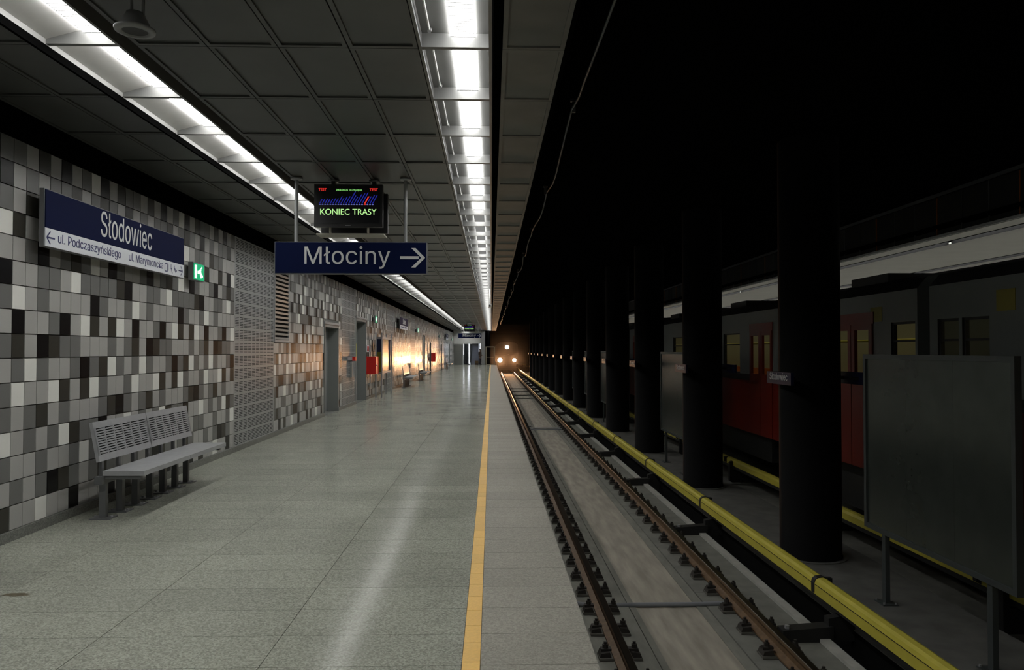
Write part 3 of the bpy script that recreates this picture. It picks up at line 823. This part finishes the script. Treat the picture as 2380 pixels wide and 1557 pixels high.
# thin haze in the tunnel before the arriving train
M_haze = bpy.data.materials.new('tunnel_haze'); M_haze.use_nodes = True
nt = M_haze.node_tree; nt.nodes.remove(nt.nodes['Principled BSDF'])
vs = nt.nodes.new('ShaderNodeVolumeScatter'); vs.inputs['Density'].default_value = .0009; vs.inputs['Anisotropy'].default_value = .91; vs.inputs['Color'].default_value = (.9, .8, .7, 1)
nt.links.new(vs.outputs[0], nt.nodes['Material Output'].inputs['Volume'])
b = MB(); b.box(-.15, 4.1, Y1 + .5, 118, -1.05, 4.3, M_haze)
tag(b.build('haze'), 'thin brown haze around the headlights of the arriving train', kind='stuff')

# ================================================================== PLATFORM THINGS
# station name sign on the wall
def station_sign(y, label):
    t = thing('station_sign', label, 'sign', (WX, y, 2.449), 'station name signs on the tiled wall')
    b = MB(); b.box(.105, .145, 0, 2.91, 0, .50, M_frame)
    for yy in (.5, 2.4): b.box(.0, .105, yy - .04, yy + .04, .12, .38, M_frame)
    b.build('case', t)
    b = MB(); b.box(.145, .152, .012, 2.898, .166, .492, M_blue); b.build('name_panel', t)
    b = MB(); b.box(.145, .152, .012, 2.898, .008, .165, M_signwhite); b.build('street_panel', t)
    put('lettering', text_mesh('Słodowiec', 1.10, M_letter, .255), t, (.1525, .92, .232), FX)
    s = text_mesh('ul. Podczaszyńskiego', 1.12, M_blueink)
    put('lettering', s, t, (.1525, .20, .058), FX)
    put('lettering', text_mesh('ul. Marymoncka', .82, M_blueink), t, (.1525, 1.49, .058), FX)
    b = MB()
    def bar(p, q, w_):
        (ya, za), (yb, zb) = p, q; L = math.hypot(yb - ya, zb - za); n = (-(zb - za) / L * w_ / 2, (yb - ya) / L * w_ / 2)
        b.quad([(.1535, ya + n[0], za + n[1]), (.1535, ya - n[0], za - n[1]), (.1535, yb - n[0], zb - n[1]), (.1535, yb + n[0], zb + n[1])], M_blueink)
    bar((.03, .085), (.15, .085), .014); bar((.03, .085), (.085, .14), .014); bar((.03, .085), (.085, .03), .014)
    b.build('arrow', t); b = MB()
    bar((2.74, .085), (2.86, .085), .014); bar((2.86, .085), (2.805, .14), .014); bar((2.86, .085), (2.805, .03), .014)
    b.build('arrow', t)
    b = MB()
    for p, q in (((2.36, .04), (2.36, .13)), ((2.43, .04), (2.43, .13)), ((2.36, .13), (2.43, .13)), ((2.36, .04), (2.43, .04)), ((2.45, .05), (2.45, .13)),
                 ((2.53, .14), (2.53, .10)), ((2.53, .10), (2.545, .06)), ((2.545, .06), (2.57, .03)), ((2.52, .085), (2.55, .085)), ((2.63, .10), (2.68, .06)), ((2.62, .09), (2.66, .05)), ((2.68, .06), (2.69, .085)), ((2.615, .13), (2.63, .09))): bar(p, q, .012)
    b.build('pictogram', t)
    return t
s1 = station_sign(6.49, 'large blue and white Słodowiec sign above the nearest bench')
dup(s1, (WX, 31.5, 2.449), 'blue and white station sign above the second bench, past the display case')
dup(s1, (WX, 63.4, 2.449), 'blue and white station sign near the far end wall, seen very obliquely')

# emergency exit signs
def exit_sign(y, label):
    t = thing('exit_sign', label, 'exit sign', (WX, y, 2.47), 'green emergency exit signs on the wall')
    b = MB(); b.box(.05, .115, 0, .36, 0, .235, M_frame); b.box(0, .05, .1, .26, .05, .18, M_frame); b.build('case', t)
    b = MB(); b.box(.115, .122, .012, .348, .012, .223, M_green); b.build('light_panel', t)
    b = MB()
    x = .1235
    for ya, yb, za, zb in ((.03, .10, .03, .20), (.12, .18, .095, .13)): b.quad([(x, ya, za), (x, yb, za), (x, yb, zb), (x, ya, zb)], M_exitwhite)
    for pts_ in (((.16, .13), (.22, .17), (.25, .15), (.20, .10)), ((.19, .11), (.24, .13), (.26, .05), (.235, .04)), ((.23, .12), (.30, .08), (.31, .055), (.27, .07)), ((.235, .17), (.255, .195), (.28, .19), (.27, .165))): b.quad([(x, p[0], p[1]) for p in pts_], M_exitwhite)
    b.build('pictogram', t)
    return t
e1 = exit_sign(9.78, 'green lit exit sign beside the nearest Słodowiec sign')
for y, l in ((25.0, 'green lit exit sign above the red cabinet and display case'), (39.3, 'green lit exit sign past the second station sign'), (56.0, 'small green exit sign far along the wall'), (74.0, 'farthest small exit sign by the end wall')):
    dup(e1, (WX, y, 2.47), l)

# hanging direction sign
def direction_sign(y, label):
    t = thing('direction_sign', label, 'sign', (-2.504, y, 2.45), 'hanging direction signs')
    b = MB(); b.box(0, 1.755, .0, .10, 0, .37, M_frame); b.build('case', t)
    b = MB(); b.box(.008, 1.747, -.006, 0, .008, .362, M_blue); b.build('panel', t)
    put('lettering', text_mesh('Młociny', .985, M_letter), t, (.345, -.007, .115), FY)
    b = MB(); yy = -.0085
    for p in ([(1.445, .172), (1.66, .172), (1.66, .205), (1.445, .205)],
              [(1.575, .075), (1.625, .075), (1.735, .188), (1.69, .188)], [(1.69, .188), (1.735, .188), (1.625, .30), (1.575, .30)]):
        b.quad([(a, yy, c) for a, c in p], M_letter)
    b.build('arrow', t)
    for x in (.235, 1.50):
        b = MB(); b.cyl((x, .05, .37), (x, .05, 1.12), .021, M_steel, n=12); b.lathe((x, .05, 1.105), [(.021, -.01), (.07, 0), (.07, .014)], M_steel, n=16); b.build('post', t)
    return t
d1 = direction_sign(8.75, 'blue hanging Młociny sign with arrow, the large near one')
dup(d1, (-2.504, 57.0, 2.45), 'small blue hanging Młociny sign far away before the end wall')

# information screens
def screens(y, label):
    t = thing('information_screen', label, 'screen', (-2.053, y, 2.995), 'hanging double information screens')
    W, Hs = .79, .495
    b = MB(); b.box(0, W, 0, .07, 0, Hs, M_tvcase); b.box(.12, .67, .07, .11, .1, .4, M_tvcase); f = b.build('case', t)
    b = MB(); b.box(.03, W - .03, -.004, 0, .04, Hs - .025, M_tv); b.build('screen', t)
    b = MB(); b.box(.36, .42, -.006, -.001, .012, .020, M_steel); b.build('badge', t)
    b = MB(); b.box(.02, W + .02, .28, .35, -.03, Hs - .05, M_tvcase); b.build('rear_case', t)
    b = MB(); b.box(.0, W + .0, .10, .36, -.075, -.06, M_shelf); b.box(.16, .18, .06, .1, -.06, .03, M_shelf); b.box(.60, .62, .06, .1, -.06, .03, M_shelf); b.build('shelf', t)
    for x in (.19, .668):
        b = MB(); b.box(x - .02, x + .02, .13, .22, Hs - .35, .575, M_tvcase); b.lathe((x, .175, .55), [(.02, 0), (.065, .015), (.065, .025)], M_steel, n=16); b.build('mount', t)
    yy = -.006
    def txt(s, x0, x1, z0, m, hh=None): put('lettering', text_mesh(s, (x1 - x0) * W, m, hh, True), t, (x0 * W, yy, z0 * Hs), FY)
    txt('KONIEC TRASY', .09, .91, .285, M_e_lime, .068)
    txt('TEST', .065, .18, .845, M_e_red); txt('TEST', .81, .93, .845, M_e_red)
    txt('2008-04-25 16:29 piątek', .32, .70, .845, M_e_green)
    hs = [.10, .10, .11, .10, .11, .12, .12, .17, .13, .16, .17, .28, .19, .16, .22, .24, .26, .17, .17, .20, .20]
    b = MB()
    for i, h in enumerate(hs):
        x0 = (.075 + i * .0385) * W; z0 = .545 * Hs; dz = h * Hs; dx = dz * .55; wd = .012
        m = M_e_blue
        if i == 17: m = M_e_red; wd = .016
        b.quad([(x0, yy, z0), (x0 + wd, yy, z0), (x0 + wd + dx, yy, z0 + dz), (x0 + dx, yy, z0 + dz)], m)
        b.quad([(x0 - .002, yy, .515 * Hs), (x0 + wd + .006, yy, .515 * Hs), (x0 + wd + .006, yy, .53 * Hs), (x0 - .002, yy, .53 * Hs)], M_e_red if i == 17 else M_e_pale)
    b.build('chart', t)
    return t
i1 = screens(8.75, 'black information screen reading KONIEC TRASY above the near Młociny sign')
dup(i1, (-2.053, 57.0, 2.995), 'small distant information screen above the far Młociny sign')

# benches
def bench(y, label):
    t = thing('bench', label, 'bench', (WX, y, 0), 'grey metal benches along the wall')
    Ln = 2.15
    for k in range(2):
        b = MB(); Lp = Ln / 2 - .012; M = Matrix.Translation((.355, k * (Ln / 2) + .006 - .05, .54)) @ Matrix.Rotation(math.radians(-11), 4, 'Y')
        Hb = .37
        def bx(x0, x1, a, c, z0, z1, m=M_bench): b.box(x0, x1, a, c, z0, z1, m, M=M)
        bx(-.03, 0, 0, Lp, 0, .055); bx(-.03, 0, 0, Lp, Hb - .055, Hb)
        cols = 6; cw = (Lp - .04) / cols
        for c in range(cols + 1):
            e = .012 if 0 < c < cols else .02
            bx(-.012, 0, max(0, .02 + c * cw - e), min(Lp, .02 + c * cw + e), .055, Hb - .055)
        nsl = 11; sp = (Hb - .11) / nsl
        for s in range(nsl + 1):
            bx(-.012, 0, .02, Lp - .02, max(.055, .055 + s * sp - sp * .31), min(Hb - .055, .055 + s * sp + sp * .31))
        bx(-.028, -.02, .02, Lp - .02, .05, Hb - .05, M_dark)
        bx(-.03, 0, 0, .02, .055, Hb - .055); bx(-.03, 0, Lp - .02, Lp, .055, Hb - .055)
        b.build('backrest', t)
    for k in range(2):
        b = MB(); b.box(.36, .74, k * Ln / 2 + .003, (k + 1) * Ln / 2 - .003, .405, .45, M_bench); b.build('seat', t)
    b = MB(); b.box(.30, .37, -.03, Ln - .05, .33, .40, M_frame); b.box(.36, .70, .02, .06, .37, .405, M_frame); b.box(.36, .70, Ln - .1, Ln - .06, .37, .405, M_frame); b.build('beam', t)
    for k in range(7):
        yy = .05 + k * (Ln - .25) / 6
        b = MB(); b.box(.305, .365, yy, yy + .05, 0, .40, M_frame); b.box(.295, .325, yy + .005, yy + .045, .40, .62, M_frame)
        b.box(.24, .43, yy - .05, yy + .10, 0, .012, M_frame)
        for a in (.26, .41): b.cyl((a, yy + .025, .012), (a, yy + .025, .024), .012, M_steel, n=6)
        b.build('leg', t)
    return t
b1 = bench(7.08, 'grey slotted metal bench nearest the camera, under the large station sign')
for y, l in ((31.2, 'second grey bench from the camera, its backrest glowing in the headlights'), (37.9, 'third grey bench, just past the second one along the wall'), (60.5, 'fourth small bench near the far end of the wall')):
    dup(b1, (WX, y, 0), l)

# display cases
def showcase(y, label):
    t = thing('display_case', label, 'display case', (-3.80, y, 0), 'glazed display cases along the wall')
    for k, (x, yy) in enumerate(((.0, 0), (.19, 0), (0, 2.42), (.19, 2.42))):
        b = MB(); b.box(x - .022, x + .022, yy - .03, yy + .03, 0, 2.14, M_steel); b.build('post', t)
    b = MB(); b.box(.0, .19, .04, 2.38, .78, .84, M_steel); b.box(.0, .19, .04, 2.38, 1.93, 2.0, M_steel); b.build('frame', t)
    for k, m in enumerate((M_poster_grey, M_poster_green, M_poster_dark)):
        b = MB(); z0, z1 = (.84, 1.93)
        b.box(.03, .16, .05 + k * .78, .05 + (k + 1) * .78 - .01, z0, z1, m)
        b.build('poster', t)
    b = MB(); b.box(.02, .17, .03, .04, .84, 1.5, M_poster_green); b.box(.02, .17, .03, .04, 1.5, 1.93, M_poster_dark); b.build('end_poster', t)
    return t
c1_ = showcase(24.95, 'tall glazed display case on four steel posts beside the red cabinet')
for yy, hh, l in ((47.7, 2.03, 'dark steel post by the wall just before the small far red cabinet'), (58.2, 2.0, 'dark steel post by the wall between the far red cabinet and the fourth bench')):
    b = MB(); b.box(-.05, .05, -.03, .03, 0, hh, M_galvframe); b.box(-.07, .07, -.06, .06, 0, .012, M_galvframe); b.box(-.055, .055, -.035, .035, hh, hh + .01, M_steel)
    tag(b.build('steel_post', loc=(-3.85, yy, 0)), l, 'post')

# red cabinets
def cabinet(y, label):
    t = thing('fire_cabinet', label, 'cabinet', (WX, y, .80), 'red fire cabinets on the wall')
    b = MB(); b.box(0, .29, 0, .56, 0, .56, M_red); b.build('body', t)
    b = MB(); b.box(.29, .305, .015, .545, .015, .545, M_red); b.build('door', t)
    b = MB(); b.cyl((.305, .08, .28), (.335, .08, .28), .018, M_steel, n=10); b.build('lock', t)
    b = MB(); b.tube([(.1, .1, 0), (.1, .1, -.28), (.03, .1, -.34)], .018, M_steel, n=6); b.build('pipe', t)
    return t
k1 = cabinet(23.95, 'bright red wall cabinet just before the first display case')
dup(k1, (WX, 49.3, .80), 'small red wall cabinet far along the lit wall')
b = MB(); b.box(WX, WX + .012, 24.0, 24.35, 1.50, 1.72, M_signwhite); b.box(WX + .012, WX + .014, 24.03, 24.32, 1.53, 1.69, M_red)
tag(b.build('fire_notice'), 'small red and white notice above the bright red cabinet', 'notice')
t = thing('call_box', 'narrow grey call box with a small red head on the perforated panel', 'call box', (WX, 21.2, .80))
b = MB(); b.box(0, .05, 0, .42, 0, .38, M_door); b.box(0, .05, 0, .42, .38, .44, M_steel); b.build('body', t)
b = MB(); b.box(.03, .12, .16, .32, .46, .58, M_red); b.build('red_head', t)
b = MB(); b.box(0, .03, -.5, .16, .48, .56, M_steel); b.build('bracket', t)
b = MB(); b.box(WX + .011, WX + .014, 22.06, 22.11, 1.35, 1.75, M_cover); tag(b.build('warning_strip'), 'yellow warning strip on the jamb of the taller door', 'strip')

# loudspeaker, camera
t = thing('loudspeaker', 'round grey ceiling loudspeaker hanging on a stem near the wall lights', 'loudspeaker', (-1.978, 4.2, 3.33))
b = MB(); b.lathe((0, 0, 0), [(.0, .012), (.07, .010), (.072, .0), (.105, .006), (.108, .018), (.085, .030), (.065, .07), (.045, .11), (.0, .115)], M_steel, n=32); b.build('horn', t, True)
b = MB(); b.lathe((0, 0, -.001), [(.0, .010), (.066, .009)], M_traindark, n=28); b.build('grille', t)
for x in (-.02, .045):
    b = MB(); b.cyl((x, 0, .10), (x, 0, .25), .009, M_steel, n=8); b.build('stem', t)
t = thing('surveillance_camera', 'small camera on a ceiling pole far down the edge light row', 'camera', (-.05, 25.4, 3.05))
b = MB(); b.cyl((0, 0, .06), (0, 0, .56), .018, M_white, n=8); b.build('pole', t)
b = MB(); b.box(-.05, .05, -.14, .12, -.05, .06, M_sensor); b.cyl((0, -.14, 0), (0, -.18, 0), .035, M_tvcase); b.build('head', t)

# ================================================================== PERSON at the end of the platform
def person():
    me = bpy.data.meshes.new('person')
    J = {'pel': (0, 0, .92, .13), 'chest': (0, .01, 1.22, .155), 'neck0': (0, .01, 1.42, .075), 'neck': (0, 0, 1.49, .055), 'head': (0, -.02, 1.58, .088), 'top': (0, -.01, 1.68, .075),
         'shl': (-.17, .01, 1.38, .07), 'ell': (-.23, .0, 1.10, .048), 'wrl': (-.20, -.10, .88, .036), 'hal': (-.19, -.13, .80, .030),
         'shr': (.17, .01, 1.38, .07), 'elr': (.24, .02, 1.10, .048), 'wrr': (.16, -.16, 1.00, .036), 'har': (.12, -.22, .98, .030),
         'hpl': (-.09, 0, .86, .10), 'knl': (-.10, -.02, .48, .065), 'anl': (-.10, .02, .09, .045), 'tol': (-.12, -.14, .045, .040),
         'hpr': (.09, 0, .86, .10), 'knr': (.11, -.03, .48, .065), 'anr': (.12, .0, .09, .045), 'tor': (.15, -.15, .045, .040)}
    E_ = [('pel', 'chest'), ('chest', 'neck0'), ('neck0', 'neck'), ('neck', 'head'), ('head', 'top'), ('neck0', 'shl'), ('shl', 'ell'), ('ell', 'wrl'), ('wrl', 'hal'), ('neck0', 'shr'), ('shr', 'elr'), ('elr', 'wrr'), ('wrr', 'har'),
          ('pel', 'hpl'), ('hpl', 'knl'), ('knl', 'anl'), ('anl', 'tol'), ('pel', 'hpr'), ('hpr', 'knr'), ('knr', 'anr'), ('anr', 'tor')]
    ks = list(J)
    me.from_pydata([J[k][:3] for k in ks], [(ks.index(a), ks.index(b_)) for a, b_ in E_], [])
    o = bpy.data.objects.new('person', me); COL.objects.link(o)
    sm = o.modifiers.new('skin', 'SKIN'); sub = o.modifiers.new('sub', 'SUBSURF'); sub.levels = 2; sub.render_levels = 2
    for i, k in enumerate(ks):
        me.skin_vertices[0].data[i].radius = (J[k][3], J[k][3]); me.skin_vertices[0].data[i].use_root = (k == 'pel')
    dg = bpy.context.evaluated_depsgraph_get(); dg.update()
    bm = bpy.data.meshes.new_from_object(o.evaluated_get(dg)); bpy.data.objects.remove(o)
    b = MB(); b.v = [tuple(v.co) for v in bm.vertices]
    for p in bm.polygons:
        c = p.center
        m = M_jacket
        if c.z > 1.46: m = M_skin
        elif c.z < .12: m = M_traindark
        elif c.z < .86 and abs(c.x) < .18: m = M_trouser
        elif (Vector(c) - Vector(J['hal'][:3])).length < .06 or (Vector(c) - Vector(J['har'][:3])).length < .06: m = M_skin
        b.f.append(tuple(p.vertices)); b.m.append(b.mi(m))
    for h, w_, s in ((Vector(J['hal'][:3]), Vector(J['wrl'][:3]), -1), (Vector(J['har'][:3]), Vector(J['wrr'][:3]), 1)):
        d = (h - w_).normalized(); sd = d.cross(Vector((0, 0, 1)) if abs(d.z) < .8 else Vector((1, 0, 0))).normalized()
        for f in range(4):
            st = h + sd * (f - 1.5) * .018; L = (.07, .08, .075, .058)[f]
            mid = st + d * L * .55; tip = mid + (d * .7 + Vector((0, -.5, -.4))).normalized() * L * .5
            b.cyl(st, mid, .0095, M_skin, r1=.0088, n=6); b.cyl(mid, tip, .0088, M_skin, r1=.007, n=6)
        st = h + sd * .03 - d * .02; b.cyl(st, st + (sd * .6 + d * .7) * .06, .011, M_skin, r1=.008, n=6)
    b.cyl((0, -.10, 1.585), (0, -.128, 1.56), .012, M_skin, r1=.016, n=6)
    for s in (-1, 1):
        b.lathe((s * .033, -.098, 1.605), [(.0, -.009), (.009, 0), (.0, .009)], M_hair, n=8)
        b.lathe((s * .092, -.01, 1.59), [(.0, -.03), (.016, 0), (.0, .03)], M_skin, n=8)
    b.box(-.022, .022, -.112, -.10, 1.532, 1.540, M_red)
    return b
po = person().build('person', None, True, loc=(-1.16, 77.2, 0))
po.rotation_euler = (0, 0, math.radians(55)); po.scale = (.97, .97, .97)
tag(po, 'person in a dark jacket standing beside the pillar at the platform end', 'person')
b = MB(); b.lathe((0, -.005, 1.60), [(.101, -.05), (.107, 0), (.102, .05), (.075, .09), (.03, .112), (0, .114)], M_hair, n=20); b.build('hair', po, True)
t = thing('travel_bag', 'dark bag with an ochre band standing on the floor by the person', 'bag', (-1.50, 77.1, 0))
b = MB(); b.box(-.16, .16, -.10, .10, .02, .44, M_jacket); b.box(-.165, .165, -.105, .105, .28, .36, M_bag)
for sx in (-.12, .12): b.cyl((sx, -.08, .02), (sx, .08, .02), .02, M_strap, n=10)
b.build('body', t)
b = MB(); b.tube([(-.08, 0, .44), (-.06, 0, .54), (.06, 0, .54), (.08, 0, .44)], .012, M_bag, n=6); b.build('handle', t)

# stains on the floor near the wall
for (x, yy, rx, ry, l) in ((-3.05, 4.95, .10, .035, 'large dark stain on the floor near the wall'),):
    b = MB(); pts_ = []
    for j in range(22):
        a = 2 * PI * j / 22; rr = 1 + .35 * random.uniform(-1, 1); pts_.append((x + rx * rr * math.cos(a), yy + ry * rr * math.sin(a), .0012))
    b.quad(pts_, M_stain)
    s = b.build('stain', floor)
